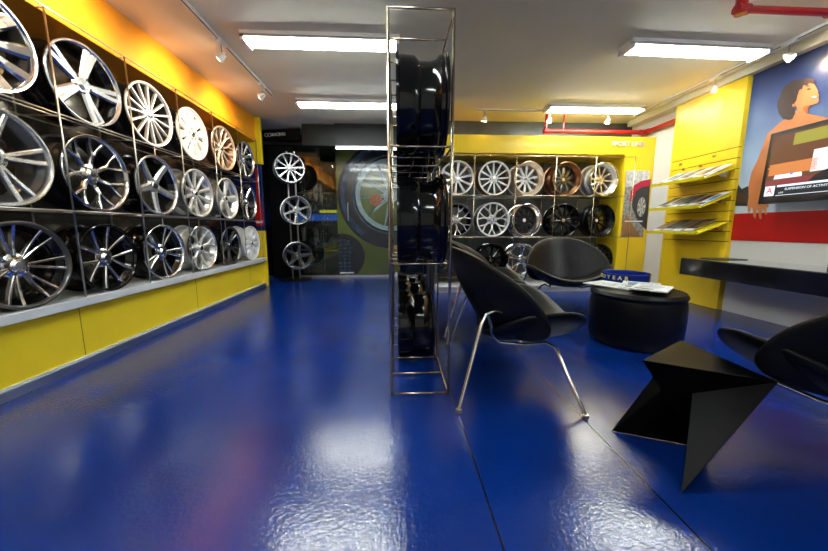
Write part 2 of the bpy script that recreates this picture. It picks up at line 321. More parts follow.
for i, (lab, st, kw) in enumerate(left):
    row, k = divmod(i, 6); w = wheel('alloy_wheel', lab, st, rot=random.uniform(0,.8), group=G1, **kw)
    zr = RAIL_L[2-row]+.006
    put(w, FX, yrow[k] + (.03 if k == 0 and row == 2 else 0), zr if row < 2 else .4372, R(-2+random.uniform(-2,2)))
# one bay nearer, only partly in view

def rods(root, name, pts, r, m='rod'):
    mb = MB()
    for a, b in pts: mb.cyl(a, b, r, 8)
    return mb.build(name, m, root)
# left rack
lr = thing('wheel_rack', 'long wire wheel rack of thin metal rods along the left wall', 'rack', (0,0,0))
posts = [1.02, 1.567, 2.12, 2.667, 3.222, 3.79, 4.35, 4.885]
for y in posts:
    rods(lr, 'post', [((-1.962,y,.4375),(-1.962,y,2.1))], .0052)
    rods(lr, 'post', [((-2.2,y,.4375),(-2.2,y,2.1))], .0045)
for z in RAIL_L[1:]:
    for x in (-1.962, -2.02, -2.2) if z < 2 else (-1.962,): rods(lr, 'rail', [((x,1.02,z),(x,4.885,z))], .0048)
    for y in posts: rods(lr, 'cross_bar', [((-2.2,y,z-.009),(-1.962,y,z-.009))], .0042)

# back rack: faces -Y, wheels behind the posts
br = thing('wheel_rack', 'wire wheel rack of thin metal rods in the back alcove', 'rack', (0,0,0))
bposts = [.53, 1.038, 1.603, 2.149, 2.70, 3.247]; RAIL_B = [.19, .743, 1.305, 1.823]
for i, x in enumerate(bposts):
    rods(br, 'post', [((x,4.45,.0905 if x < 3.13 else .001),(x,4.45,1.823))], .005, 'rod_warm')
    if x < 3.1: rods(br, 'post', [((x,4.86,.0905),(x,4.86,1.823))], .005, 'rod_warm')
for z in RAIL_B:
    rods(br, 'rail', [((.53,4.45,z),(3.247,4.45,z))], .005, 'rod_warm')
    if z < 1.8:
        for y in (4.62, 4.80, 4.86): rods(br, 'rail', [((.53,y,z),(3.12,y,z))], .0045)
    for x in bposts[:-1]: rods(br, 'cross_bar', [((x,4.45,z-.009),(x,4.86,z-.009))], .0042)
back = [
 # x, row (0 top), style
 (.82, 0, 'light grey multi-spoke wheel at the left end of the back top row', 'ten', dict(face='bright', barrel='silver', lip='bright')),
 (1.33, 0, 'white-silver wheel with ten straight spokes on the back top row', 'twelve', dict(face='white_paint', barrel='bronze', lip='white_paint', hub=.06, cap='bright')),
 (1.81, 0, 'cream deep-dish wheel with broad spokes on the back top row', 'ten', dict(face='white_paint', barrel='champagne', lip='champagne', dish=.09, conc=.005, W=.24)),
 (2.34, 0, 'bronze deep-dish wheel with black centre on the back top row', 'ten_wide', dict(face='gunmetal', barrel='bronze', lip='bronze', dish=.10, conc=-.01, cap='gold', W=.24)),
 (2.87, 0, 'silver deep wheel with thin spokes at the right of the back top row', 'ten_thin', dict(face='champagne', barrel='bright', lip='chrome', dish=.08, conc=0, W=.25, cap='gold')),
 (.82, 1, 'black and silver mesh wheel at the left end of the back middle row', 'wye', dict(face='polish', barrel='gloss_black', lip='gunmetal')),
 (1.33, 1, 'silver mesh wheel with crossing spokes on the back middle row', 'wye', dict(face='bright', barrel='silver', lip='white_paint', D=.47)),
 (1.81, 1, 'dark steel wheel with deep silver lip on the back middle row', 'cover', dict(face='satin_black', barrel='polish', lip='chrome', dish=.09, conc=.0, cap='white_paint')),
 (2.34, 1, 'gloss black spoked wheel on the back middle row', 'ten', dict(face='gloss_black', barrel='gloss_black', lip='gloss_black', cap='gold')),
 (2.87, 1, 'black deep wheel at the right of the back middle row', 'ten_thin', dict(face='gloss_black', barrel='satin_black', lip='gloss_black', dish=.08, cap='champagne')),
 (.82, 2, 'dark wheel on the lowest level, left end of the back rack', 'wye', dict(face='gunmetal', barrel='satin_black', lip='satin_black')),
 (1.33, 2, 'black wheel on the lowest level, left of the chrome one', 'ten', dict(face='gloss_black', barrel='gloss_black', lip='gloss_black')),
 (1.78, 2, 'bright chrome wheel on the lowest level beside the black armchair', 'twin5', dict(face='chrome', barrel='chrome', lip='chrome', D=.455, W=.25, dish=.05)),
 (2.34, 2, 'black wheel on the lowest level, hidden behind the lounge chair', 'ten', dict(face='gloss_black', barrel='gloss_black', lip='gloss_black')),
 (2.87, 2, 'black wheel on the lowest level, right end by the yellow panel', 'wye10', dict(face='gloss_black', barrel='gloss_black', lip='gloss_black')),
]
for x, row, lab, st, kw in back:
    kw = dict(kw); kw.setdefault('D', .455)
    w = wheel('alloy_wheel', lab, st, rot=random.uniform(0,.8), group=G2, **kw)
    put(w, x, 4.50, RAIL_B[2-row]+.006, R(-90+(9 if kw.get('dish',0) > .05 else 4)))

# centre rack, seen end on
cr = thing('wheel_rack', 'tall narrow wire tower rack of black wheels in mid floor', 'rack', (0,0,0))
x0, x1 = -.035, .262; LV = [.012, .695, 1.249, 1.835]; ys = [1.6+.24*i for i in range(8)]
for y in (ys[0], ys[2], ys[4], ys[7]):
    for x in (x0, x1): rods(cr, 'post', [((x,y,0.0),(x,y,1.838))], .0075 if y == ys[0] else .006, 'rod_warm')
for z in LV:
    for x in (x0, x1): rods(cr, 'rail', [((x,ys[0],z),(x,ys[-1],z))], .005, 'rod_warm')
    for y in ys: rods(cr, 'cross_bar', [((x0,y,z),(x1,y,z))], .0055, 'rod_warm')
lvn = ['bottom level', 'middle level', 'top level']
base = wheel('alloy_wheel', 'x', 'wye', face='gloss_black', barrel='gloss_black', lip='gloss_black', D=.47, W=.235, cap='satin_black', group=G3)
base2 = wheel('alloy_wheel', 'x', 'ten', face='gloss_black', barrel='gloss_black', lip='gloss_black', D=.47, W=.235, cap='satin_black', group=G3)
first = {0: base, 1: base2}
ordn = ['nearest the camera', 'second from the camera', 'third from the camera', 'farthest from the camera']
for lv in range(3):
    for k in range(4):
        if lv == 0 and k == 0: continue
        q = (lv+k) % 2
        w = first.pop(q) if q in first else copy_tree([base, base2][q])
        nm = ordn[k] if lv else ['', 'nearest the camera', 'in the middle', 'farthest from the camera'][k]
        w['label'] = 'gloss black wheel seen edge-on in the tower rack, %s, %s' % (lvn[lv], nm)
        put(w, x0+.27, 1.72+.48*k, LV[lv]+.209-.235+.003, 0)

# floor stand with three wheels
st = thing('wheel_stand', 'black floor stand with header board holding three wheels by the glass', 'stand', (-1.72,5.55,0))
MB().lathe_z([(0,.018),(.24,.018),(.26,.012),(.26,0),(0,0)]).build('base', 'satin_black', st)
mb = MB(); mb.tube([(-.06,.06,.015),(-.06,.06,2.1)], .014); mb.tube([(.06,.06,.015),(.06,.06,2.1)], .014); mb.build('pole', 'rod', st)
MB().box((-.42,.19,0), (.0,.21,2.2)).build('back_board', 'blackboard', st)
hd = MB().prism([(-.45,.02,2.235),(.22,-.12,2.235),(.22,-.12,2.405),(-.45,.02,2.405)], (.004,.03,0)).build('header_board', 'blackboard', st)
hm = T(-.13,-.06,2.325) @ Matrix.Rotation(math.atan2(-.14,.67), 4, 'Z') @ FACE_MY
text_mesh('header_lettering', 'RACING', .062, 'sign_silver', st, hm, .003, .003)
rg = MB()
for dx in (-.215, -.16):
    c = hm @ Vector((dx+.01, 0, .002)); n = 24; ax = (hm.to_3x3() @ Vector((1,0,0))); 
    rg.tube([c+ax*.026*math.cos(2*PI*i/n)+Vector((0,0,.026*math.sin(2*PI*i/n))) for i in range(n+1)], .005, 6)
rg.build('ring_emblem', 'sign_silver', st)
MB().cyl((.0,.05,1.75),(.0,-.02,1.75),.03).cyl((.0,.05,1.15),(.0,-.02,1.15),.03).cyl((.0,.05,.43),(.0,-.02,.43),.03).build('hook', 'rod', st)
for (x, z, rz, lab, sty, kw) in [
    (-1.66, 1.80, -62, 'silver ten-spoke wheel at the top of the floor stand', 'ten', dict(face='silver', barrel='gunmetal', lip='silver', D=.45)),
    (-1.58, 1.15, -60, 'silver six-spoke wheel in the middle of the floor stand', 'six', dict(face='silver', barrel='silver', lip='silver', D=.45)),
    (-1.60, .42, -68, 'dark grey five-spoke wheel at the bottom of the floor stand', 'five', dict(face='gunmetal', barrel='silver', lip='gunmetal', D=.45))]:
    w = wheel('alloy_wheel', lab, sty, rot=.2, group=G4, W=.19, **kw); put(w, x, 5.36, z-.225, R(rz))

# ------------------------------------------------------------------ glass front and what stands behind it
struct('window_1', MB().box((-2.6,YG,.03), (-.97,YG+.012,2.3)), 'glass')
struct('window_2', MB().box((.06,YG,.03), (.6,YG+.012,2.3)), 'glass')
struct('door_1', MB().box((-.96,YG,.02), (.05,YG+.012,2.26)), 'glass')
dr = bpy.data.objects['door_1']
for x in (-.95, -.04): MB().box((x,YG-.012,.015), (x+.09,YG+.022,.07)).build('patch_fitting', 'alu', dr)
for z0 in (1.0,): MB().tube([(-.85,YG-.01,z0),(-.85,YG-.05,z0),(-.85,YG-.05,z0+.3),(-.85,YG-.01,z0+.3)], .008).build('handle', 'alu', dr)
struct('trim_7', MB().box((-2.6,YG-.02,2.26), (.6,YG+.03,2.30)), 'alu')
struct('trim_8', MB().box((-2.6,YG-.03,0), (.6,YG+.04,.03)), 'alu')
struct('trim_9', MB().box((-2.6,YG-.02,2.30), (.6,YG+.03,CEIL)), 'dark')
struct('wall_street', MB().box((-2.7,YG+1.7,0), (.7,YG+1.8,CEIL)), 'dark')
struct('wall_side', MB().box((-2.5,5.05,0), (-2.44,YG+1.7,CEIL)), 'dark')
# film printed with big tyre
gp = thing('window_film', 'green window film printed with a giant motorcycle tyre on the glass door', 'poster', (0,YG-.006,0))
def disc(cx, cz, r0, r1, y, m, nm, a0=0, a1=2*PI, n=72, clip=None):
    mb = MB(); vs = []; 
    for i in range(n+1):
        a = a0+(a1-a0)*i/n
        for r in (r0, r1):
            x = cx+r*math.cos(a); z = cz+r*math.sin(a)
            if clip: x = min(max(x, clip[0]), clip[1]); z = min(max(z, clip[2]), clip[3])
            vs.append((x, y, z))
    mb.add(vs, [(2*i, 2*i+1, 2*i+3, 2*i+2) for i in range(n)])
    return mb.build(nm, m, gp)
cl = (-1.045, .048, .035, 2.25)
MB().box((-1.045,-.002,.035), (.048,0,2.25)).build('printed_ground', 'print_green', gp)
tx, tz = -.10, 1.44
disc(tx, tz, .60, .93, -.004, 'print_black', 'printed_tyre', clip=cl)
disc(tx, tz, .80, .875, -.0055, 'print_blue', 'printed_tread', PI*.45, PI*1.3, clip=cl)
disc(tx, tz, .655, .68, -.0055, 'print_blue', 'printed_sidewall_line', clip=cl)
disc(tx, tz, .54, .62, -.006, 'print_steel', 'printed_rim', clip=cl)
disc(tx, tz, .02, .13, -.006, 'print_steel', 'printed_hub', clip=cl)
sp = MB()
for k in range(10):
    a = 2*PI*k/10+.1
    for s_ in (-.16, .16):
        p0 = Vector((tx+.12*math.cos(a+s_), -.0062, tz+.12*math.sin(a+s_))); p1 = Vector((tx+.55*math.cos(a), -.0062, tz+.55*math.sin(a)))
        d = (p1-p0).normalized(); w_ = Vector((-d.z, 0, d.x))*.011
        if max(p0.x, p1.x) < .045: sp.add([p0-w_, p1-w_, p1+w_, p0+w_], [(0,1,2,3)])
sp.build('printed_spokes', 'print_steel', gp)
disc(tx-.27, tz-.08, 0, .11, -.0064, 'print_orange', 'printed_caliper', clip=cl, n=30)
c2 = (-1.045, .04, .04, .8)
disc(-.98, .37, 0, .40, -.0066, 'print_black', 'printed_small_tyre', clip=c2)
tr = MB()
for i in range(9):
    z = .1+i*.065
    for x in (-1.03, -.955, -.88): tr.add([(x,-.0072,z),(x+.05,-.0072,z+.012),(x+.05,-.0072,z+.045),(x,-.0072,z+.033)], [(0,1,2,3)])
tr.build('printed_tread_block', 'print_blue', gp)
MB().box((-1.03,-.0076,.06), (-.78,-.007,.085)).build('printed_line', 'paper', gp)
# tube light glimpsed under the beam
tl = thing('tube_light', 'slim white tube light under the dark beam above the glass door', 'light', (-.45,5.22,2.1))
MB().box((-.47,-.02,-.03), (.85,.015,0)).build('housing', 'lamp_white', tl)
MB().cyl((-.46,-.005,-.038), (.84,-.005,-.038), .009).build('tube', mat('small_tube', (1,1,1), .4, emit=(.85,.93,1), es=5), tl)
# stock room behind the glass
bs = thing('storage_rack', 'dark rack with a blue beam in the room behind the glass', 'rack', (-1.6,7.0,0))
for x in (-.75, .0, .78): MB().box((x,0,0), (x+.05,.05,2.1)).build('upright', 'satin_black', bs)
MB().box((-.8,-.02,1.02), (.85,.0,1.16)).build('blue_beam', 'glow_blue', bs)
MB().box((.0,-.03,1.18), (.5,-.02,1.24)).build('yellow_beam', 'glow_yellow', bs)
MB().box((-.8,0,.38), (.85,.3,.42)).build('shelf', 'alu', bs); MB().box((-.8,0,1.60), (.85,.3,1.63)).build('shelf', 'satin_black', bs)
wb = None
for i, (x, z) in enumerate([(-2.12,.422),(-1.78,.422),(-1.37,.422),(-1.01,.422)]):
    if wb is None:
        wb = thing('tyre', 'x', 'tyre', group='tyres stored behind the glass'); MB().lathe_x([(.18,-.09),(.29,-.1),(.32,-.08),(.325,0),(.32,.08),(.29,.1),(.18,.09)], .325, n=32, closed=True).build('casing', 'rubber', wb)
        MB().lathe_x([(0,-.01),(.06,.01),(.06,-.02),(.17,-.03),(.18,.06),(.185,-.06),(0,-.03)], .325, n=32).build('hub', 'gunmetal', wb); w = wb
    else: w = copy_tree(wb)
    w['label'] = 'black tyre stored on the dark rack behind the glass'; w.location = (x, 7.13, z); w.scale = (1,.62,.62) if False else (1,1,1); w.rotation_euler = (0,0,R(-90)); w.scale = (.5,.5,.5)
cr2 = MB().box((-.2,-.15,0),(.2,.15,.32)).box((-.21,-.16,.28),(.21,.16,.30)).build('cardboard_box', 'ink_brown', bevel=.005); cr2.location = (-1.05,7.16,1.632); tag(cr2, 'brown box on the top shelf behind the glass', 'box')

# ------------------------------------------------------------------ fascia lettering, poster
sl = text_mesh('fascia_lettering', 'SPORT LINE', .085, 'sign_silver', None, Matrix.Identity(4) @ T(0,0,0) @ FACE_MY, .006, .002)
sl.location = (3.15,4.493,2.0); tag(sl, 'small silver SPORT LINE lettering on the yellow fascia', 'sign')
PY = 4.497
pp = thing('car_poster', 'small poster of a red sports car on the yellow back panel', 'poster', (0,PY,0))
px = lambda u, v: on_y(u, v, PY)
def flat_y(poly, name, m, lift, parent):
    return MB().prism([(a, -lift, b) for a, b in [px(*q) for q in poly]], (0,-.001,0)).build(name, m, parent)
MB().box((3.165,-.001,.742), (3.495,.002,1.655)).build('printed_road', 'ink_grey', pp)
MB().box((3.165,-.003,1.44), (3.495,-.0015,1.655)).build('printed_sky', 'ink_pale', pp)
flat_y([(622,236),(621,228),(626,214),(640,237)], 'printed_sand', 'ink_brown', .004, pp)
flat_y([(631,196),(634,188),(640,183),(650,180),(648,210),(646,230),(638,222),(632,208)], 'printed_car_side', 'ink_dark', .005, pp)
flat_y([(630,192),(634,185),(641,181),(650.5,179),(650,186),(642,187),(636,191),(633,199),(630,203)], 'printed_red_body', mat('car_red', (.45,.01,.05), .3), .006, pp)
cx_, cz_ = px(641, 207); wr = MB()
wr.add([(cx_+.062*math.cos(a)*s, -.0075, cz_+.135*math.sin(a)*s) for s in (1,) for a in [2*PI*i/28 for i in range(28)]], [tuple(range(28))]); wr.build('printed_wheel', 'ink_grey', pp)
ws = MB()
for k in range(7):
    a = 2*PI*k/7; ws.add([(cx_+.01*math.cos(a+1.5), -.0085, cz_+.02*math.sin(a+1.5)), (cx_+.055*math.cos(a-.1), -.0085, cz_+.12*math.sin(a-.1)), (cx_+.055*math.cos(a+.1), -.0085, cz_+.12*math.sin(a+.1))], [(0,1,2)])
ws.build('printed_spokes', 'paper', pp)
MB().box((3.20,-.009,.955), (3.46,-.0075,.972)).build('printed_line', 'paper', pp)

# ------------------------------------------------------------------ red pipes
rp = thing('red_pipe', 'red fire pipe running above the yellow fascia to the right wall', 'pipe', (2.07,4.66,2.2))
MB().tube([(0,0,0),(1.42,0,0)], .028, 12).tube([(1.42,0,0),(1.42,-.56,0)], .028, 12).build('pipe_run', 'red_paint', rp)
MB().cyl((1.35,0,0),(1.46,0,0),.038).cyl((1.42,.04,0),(1.42,-.07,0),.038).build('fitting', 'red_paint', rp); MB().cyl((-.03,0,0),(.03,0,0),.036).build('fitting', 'red_paint', rp)
MB().tube([(0,0,0),(0,0,.215)], .016).build('riser', 'red_paint', rp); MB().tube([(.25,0,0),(.25,0,.215)], .012).build('riser', 'red_paint', rp)
rp2 = thing('red_pipe', 'short red fire pipe with elbow on the ceiling at top right', 'pipe', (2.36,2.35,2.35))
MB().tube([(0,0,0),(.75,0,0)], .024, 14).build('pipe_run', 'red_paint', rp2)
MB().cyl((-.035,0,0),(.05,0,0),.034,16).cyl((0,0,-.034),(0,0,.069),.034,16).build('fitting', 'red_paint', rp2); MB().cyl((.64,0,0),(.72,0,0),.034,16).cyl((.68,0,0),(.68,0,.069),.028,14).build('fitting', 'red_paint', rp2)

# ------------------------------------------------------------------ slat wall and shelves
struct('trim_10', MB().box((3.46,3.24,.0), (XR-.001,4.06,2.34)), 'yellow_slat')
sw = thing('slat_panel', 'tall yellow slat panel with dark grooves behind the magazine shelves', 'panel', (3.44,3.65,0))
zs = [0] + [.73+.105*i for i in range(10)] + [2.34]
mb = MB()
for a, b in zip(zs[:-1], zs[1:]): mb.box((-.02,-.41,a+.004), (.019,.41,b-.004))
mb.build('slats', 'yellow_slat', sw); g = MB().box((-.008,-.405,.7), (.0185,.405,1.72)); g.build('grooves', 'groove', sw)
for y, z in ((.25,1.625),(.2,1.56),(-.02,1.56),(-.17,1.635)): MB().cyl((-.02,y,z),(-.035,y,z),.016,12).build('hook', 'rod_warm', sw)
for i, (zf, zb, lab) in enumerate(((1.37,1.475,'top'), (1.085,1.215,'middle'), (.815,.935,'bottom'))):
    xs, xb = 3.10, 3.418; ya, yb = 3.24, 3.93
    s_ = thing('magazine_shelf', 'yellow sloping %s shelf of magazines on the slat panel' % lab, 'shelf', (xb,3.585,zb), group='yellow magazine shelves')
    q = lambda x, y, z: (x-xb, y-3.585, z-zb)
    MB().prism([q(xs,ya,zf), q(xs,yb,zf), q(xb,yb,zb), q(xb,ya,zb)], (0,0,-.012)).build('tray', 'acrylic_yellow', s_)
    MB().prism([q(xs,ya,zf-.012), q(xs,yb,zf-.012), q(xs-.004,yb,zf+.022), q(xs-.004,ya,zf+.022)], (-.006,0,0)).build('lip', 'acrylic_yellow', s_)
    for y in (ya+.05, yb-.06): MB().prism([q(xb,y,zb-.013), q(xb-.16,y,zb-.013-(zb-zf)/2), q(xb,y,zb-.10)], (0,.008,0)).build('bracket', 'rod_warm', s_)
    covers = ['paper','ink_grey','ink_pale','ink_dark','paper','ink_brown','paper'] if i == 0 else (['ink_dark','paper','ink_grey','ink_dark','ink_brown','paper'] if i == 1 else ['ink_brown','ink_dark','ink_grey','ink_dark'])
    names = {'paper':'white','ink_grey':'mottled grey','ink_pale':'pale blue','ink_dark':'black','ink_brown':'brown'}
    n = len(covers); sl_ = math.atan2(zb-zf, xb-xs); cnt = {}
    for k, c in enumerate(covers):
        wd = .135 if n < 5 else (.09 if n == 7 else .1); y = yb-.02-wd-(k*(.66-wd)/(n-1) if n > 4 else k*(wd+.008)); dz = .001+(.003*(k % 2))
        cnt[c] = cnt.get(c, 0)+1; ordl = ['', 'first ', 'second ', 'third '][cnt[c]] if covers.count(c) > 1 else ''
        m_ = thing('magazine', '%s%s-covered magazine from the left on the %s shelf' % (ordl, names[c], lab), 'magazine', (xs+.014,y,zf+.014*math.tan(sl_)+dz+.002), group='magazines on the yellow shelves')
        m_.rotation_euler = (0,-R(25.5),0)
        MB().box((0,0,0), (.32,wd,.0035)).build('pages', 'paper', m_)
        MB().box((0,0,.0035), (.32,wd,.0042)).build('cover', c, m_)
        MB().box((.03,.01,.0042), (.08,wd-.01,.0046)).build('cover_print', 'ink_dark' if c in ('paper','ink_pale') else 'paper', m_)
        MB().box((.12,.012,.0042), (.26,wd*.62,.0046)).build('cover_picture', random.choice(['ink_brown','ink_grey','ink_blue','ink_dark']), m_)

# ------------------------------------------------------------------ mural
XM = 3.47
mu = thing('wall_mural', 'wall mural of a smiling dark-haired person leaning out under a blue sky', 'mural', (XM,2.0,0))
def flat_x(poly, name, m, lift, z=None):
    return MB().prism([(-lift, a-2.0, b) for a, b in [on_x(*q, XM) for q in poly]], (-.001,0,0)).build(name, m, mu)
MB().box((0,-2.0,1.0), (.078,1.238,2.34)).build('printed_sky', 'sky_print', mu)
MB().box((-.0005,-2.0,.745), (.078,1.238,1.015)).build('printed_red', 'mural_red', mu)
flat_x([(731,203),(731,196),(734,186),(738,184),(742,189),(748,186),(752,192),(756,199),(757,206),(731,206)], 'printed_hill', 'hill', .002)
flat_x([(736,202),(737,195),(741,192),(746,196),(747,203)], 'printed_rock', 'hill2', .003)
arm = [(794,112),(789,116),(780,123),(774,128),(768,134),(763,147),(758,160),(753,170),(750,183),(750,197),(749,205),(751,209),(755,207),(760,209),(762,214),(764,216),(765,213),(768,209),(766,204),(762,200),(761,190),(763,175),(766,168),(774,160),(800,150),(830,140),(830,116),(812,113),(807,108),(803,113)]
flat_x([(794,112),(780,123),(768,134),(763,147),(758,160),(752,172),(749,186),(749,198),(765,200),(764,185),(767,170),(775,160),(800,150),(830,142),(830,118),(809,114),(803,108)], 'printed_body', 'skin', .004)
flat_x([(749,198),(748,204),(748.5,212),(750,213),(751.5,207),(753,208),(754,217),(756,219),(757,210),(758.5,210),(760,219),(762,219),(762,209),(764,209),(766,215),(767.5,214),(766.5,206),(768,208),(769.5,206),(766,199)], 'printed_hand', 'skin', .0045)
flat_x([(797,115),(798,106),(800,102),(806,100),(813,96),(811,104),(806,109),(808,116)], 'printed_neck', 'skin', .0046)
flat_x([(803,108),(813,97),(818,103),(812,104),(809,108),(808,115)], 'printed_neck_shade', 'skin_shade', .0049)
face_ = [(795,104),(794,94),(799,86),(805,82),(813,82),(816,86),(819,91),(818.5,93),(820,95),(819,97),(820,100),(818.5,103),(813,105),(806,106),(800,110)]
flat_x(face_, 'printed_face', 'skin', .0055)
hair_ = [(790,120),(784,119),(780,114),(778,107),(778,101),(781,97),(782,92),(785,87),(790,83),(794,80),(800,79),(807,78.5),(813,78),(816,81),(814,84),(810,83),(808,86),(804,85),(803,89),(800,90),(798,96),(797,101),(795,103),(795,108),(796,113),(793,119)]
flat_x(hair_, 'printed_hair', 'hair', .0065)
flat_x([(807,90),(809,88),(812,88.5),(811,90)], 'printed_eye', 'hair', .0067)
flat_x([(806,87),(809,85.5),(812,86),(809,86.6)], 'printed_brow', 'hair', .0067)
flat_x([(811,97),(814,95.5),(819,95),(818,98.5),(813,99)], 'printed_lips', 'lips', .0067)
flat_x([(812,97),(815,96),(818,96),(816,98)], 'printed_teeth', 'teeth', .0070)
flat_x([(793,104),(793,107),(795.5,107),(796,104)], 'printed_ear', 'skin', .0070)
# white wall below
struct('trim_12', MB().box((3.40,.0,2.342), (XR-.001,4.9,CEIL-.001)), 'ceiling')
struct('trim_11', MB().box((3.475,.0,.0), (XR-.001,3.236,.745)), 'white_wall')

# ------------------------------------------------------------------ desk and TV
dk = thing('wall_desk', 'long black wall-mounted desk shelf below the mural', 'desk', (3.2,2.0,0))
MB().box((-.21,-1.6,.39), (.272,1.28,.555)).build('desk_body', 'desk', dk, .003)
MB().box((-.205,-1.58,.555), (.272,1.275,.561)).build('glass_top', mat('glass_top', (.10,.11,.11), .06, .0, coat=1.), dk)
for y in (.05, -1.2): MB().box((.05,y,.30), (.272,y+.04,.389)).box((.24,y,.22), (.272,y+.04,.31)).build('bracket', 'satin_black', dk)
fo = MB().box((-.15,-.10,0), (.15,.10,.006)).build('folder', 'ink_dark', bevel=.001); fo.location = (3.27,3.1,.5615); tag(fo, 'thin dark folder lying at the far end of the wall desk', 'folder')
tv = thing('television', 'black flat television on the mural showing a news picture', 'television', (3.30,2.885,1.085))
tv.rotation_euler = (0, R(2.5), R(-3))
TW, TH = 1.02, .615
MB().box((0,-TW,0), (.05,0,TH)).build('case', 'plastic', tv, .006)
MB().box((-.001,-TW+.035,.045), (.01,-.035,TH-.035)).build('screen', 'scr_brown', tv)
MB().box((.05,-TW*.7,.2), (.172,-TW*.45,.4)).build('wall_bracket', 'satin_black', tv)
def tvp(u, v):                 # sight line to TV screen coordinates
    y, z = on_x(u, v, 3.30); return (y-2.885, z-1.085)
def tvflat(poly, name, m, lift):
    P = [tvp(*q) for q in poly]
    P = [(max(min(a, -.036), -TW+.036), max(min(b, TH-.036), .046)) for a, b in P]
    return MB().prism([(-.001-lift, a, b) for a, b in P], (-.0006,0,0)).build(name, m, tv)
MB().box((-.0018,-TW+.036,.046), (-.0011,-.036,.155)).build('screen_banner', 'scr_black', tv)
MB().box((-.0018,-.35,.30), (-.0011,-.036,.31)).build('screen_edge', 'scr_orange', tv)
def band(y0, y1, z0, z1, name, m, lift): MB().box((-.0012-lift-.0005,y0,z0), (-.0012-lift,y1,z1)).build(name, m, tv)
band(-.40, -.05, .24, .335, 'screen_wall', 'scr_orange', .0008)
band(-.48, -.20, .47, .565, 'screen_panel', 'scr_olive', .0008)
band(-TW+.04, -.36, .23, .40, 'screen_laptop', 'scr_white', .0008)
band(-.42, -.04, .155, .20, 'screen_table', 'scr_maroon', .0012)
MB().add([(-.0024, -.205+.105*math.cos(a), .205+.105*max(0,math.sin(a))) for a in [PI*i/18 for i in range(19)]], [tuple(range(19))]).build('screen_white_shape', 'scr_white', tv)
MB().add([(-.003,-.225,.225),(-.003,-.245,.235),(-.003,-.24,.25),(-.003,-.22,.245)], [(0,1,2,3)]).build('screen_mark', 'scr_blue', tv)
MB().add([(-.003,-.62,.155),(-.003,-.36,.155),(-.003,-.40,.20),(-.003,-.47,.235),(-.003,-.52,.235),(-.003,-.58,.29),(-.003,-.62,.27)], [tuple(range(7))]).build('screen_head', 'scr_black', tv)
band(-.125, -.045, .065, .15, 'screen_logo_ground', 'scr_white', .0010)
text_mesh('screen_logo', 'A', .075, 'scr_red', tv, T(-.0035,-.085,.107) @ FACE_MX, .0003, .001)
band(-TW+.05, -.14, .135, .152, 'screen_ticker', 'scr_white', .0010)
text_mesh('screen_text', 'SUSPENSION OF ACTIVITY', .026, 'scr_white', tv, T(-.0035,-.36,.112) @ FACE_MX, .0003, .0)
text_mesh('screen_text', 'LIVE', .02, 'scr_white', tv, T(-.0035,-.18,.085) @ FACE_MX, .0003, .0)
band(-.55, -.14, .062, .066, 'screen_line', 'scr_white', .0010)
cb = MB().tube([(3.462,2.45,1.09),(3.458,2.44,.98),(3.45,2.46,.85),(3.455,2.40,.72),(3.46,2.43,.60),(3.46,2.43,.563)], .004, 6).build('power_cable', 'plastic'); tag(cb, 'black cable hanging from the television to the desk', 'cable')

# ------------------------------------------------------------------ lights
def fixture(x, y, label, L=1.26, wd=.175, rz=0):
    f = thing('ceiling_light', label, 'light', (x,y,CEIL), rz, 'fluorescent ceiling fixtures')
    MB().box((-L/2,-wd/2,-.03), (L/2,wd/2,-.0005)).build('housing', 'lamp_white', f, .003)
    for q in (-1, 1):
        MB().prism([(-L/2,q*wd/2,-.03),(-L/2,q*(wd/2-.035),-.03),(-L/2,q*(wd/2-.004),-.05),(-L/2,q*wd/2,-.05)], (L,0,0)).build('reflector', 'reflector', f)
        MB().cyl((-L/2+.03,q*.035,-.058), (L/2-.03,q*.035,-.058), .018, 14).build('tube', 'tube', f)
        MB().box((q*L/2,-wd/2,-.075), (q*(L/2-.028),wd/2,-.03)).build('end_cap', 'lamp_white', f)
    return f
fixture(-.60, 2.97, 'bright tube light on the ceiling left of the tower rack, nearer one')
fixture(-.58, 4.33, 'bright tube light on the ceiling left of the tower rack, farther one')
fixture(2.57, 2.93, 'bright tube light on the ceiling at the upper right', rz=R(1.5))
fixture(2.54, 4.33, 'bright tube light on the ceiling above the back rack')
fixture(-.6, 1.45, 'tube light above and left of the camera'); fixture(2.55, 1.45, 'tube light above and right of the camera')
fixture(-.6, -.2, 'tube light behind the camera at left'); fixture(2.55, -.2, 'tube light behind the camera at right')
def track(a, b, label):
    a = Vector(a); b = Vector(b); t = thing('light_track', label, 'light track', (0,0,0)); d = (b-a).normalized(); n = Vector((-d.y, d.x, 0))*.016
    MB().prism([a-n, b-n, b+n, a+n], (0,0,-.018)).build('rail', 'lamp_white', t)
    MB().prism([a-n*.3-Vector((0,0,.018)), b-n*.3-Vector((0,0,.018)), b+n*.3-Vector((0,0,.018)), a+n*.3-Vector((0,0,.018))], (0,0,-.001)).build('slot', 'dark', t)
track((-1.45,.2,2.419), (-1.45,4.15,2.419), 'narrow ceiling track along the left side carrying spotlights')
track((3.28,.6,2.419), (3.28,4.44,2.419), 'pale ceiling track along the right wall')
track((1.05,4.50,2.419), (3.26,4.50,2.419), 'ceiling track before the back fascia')
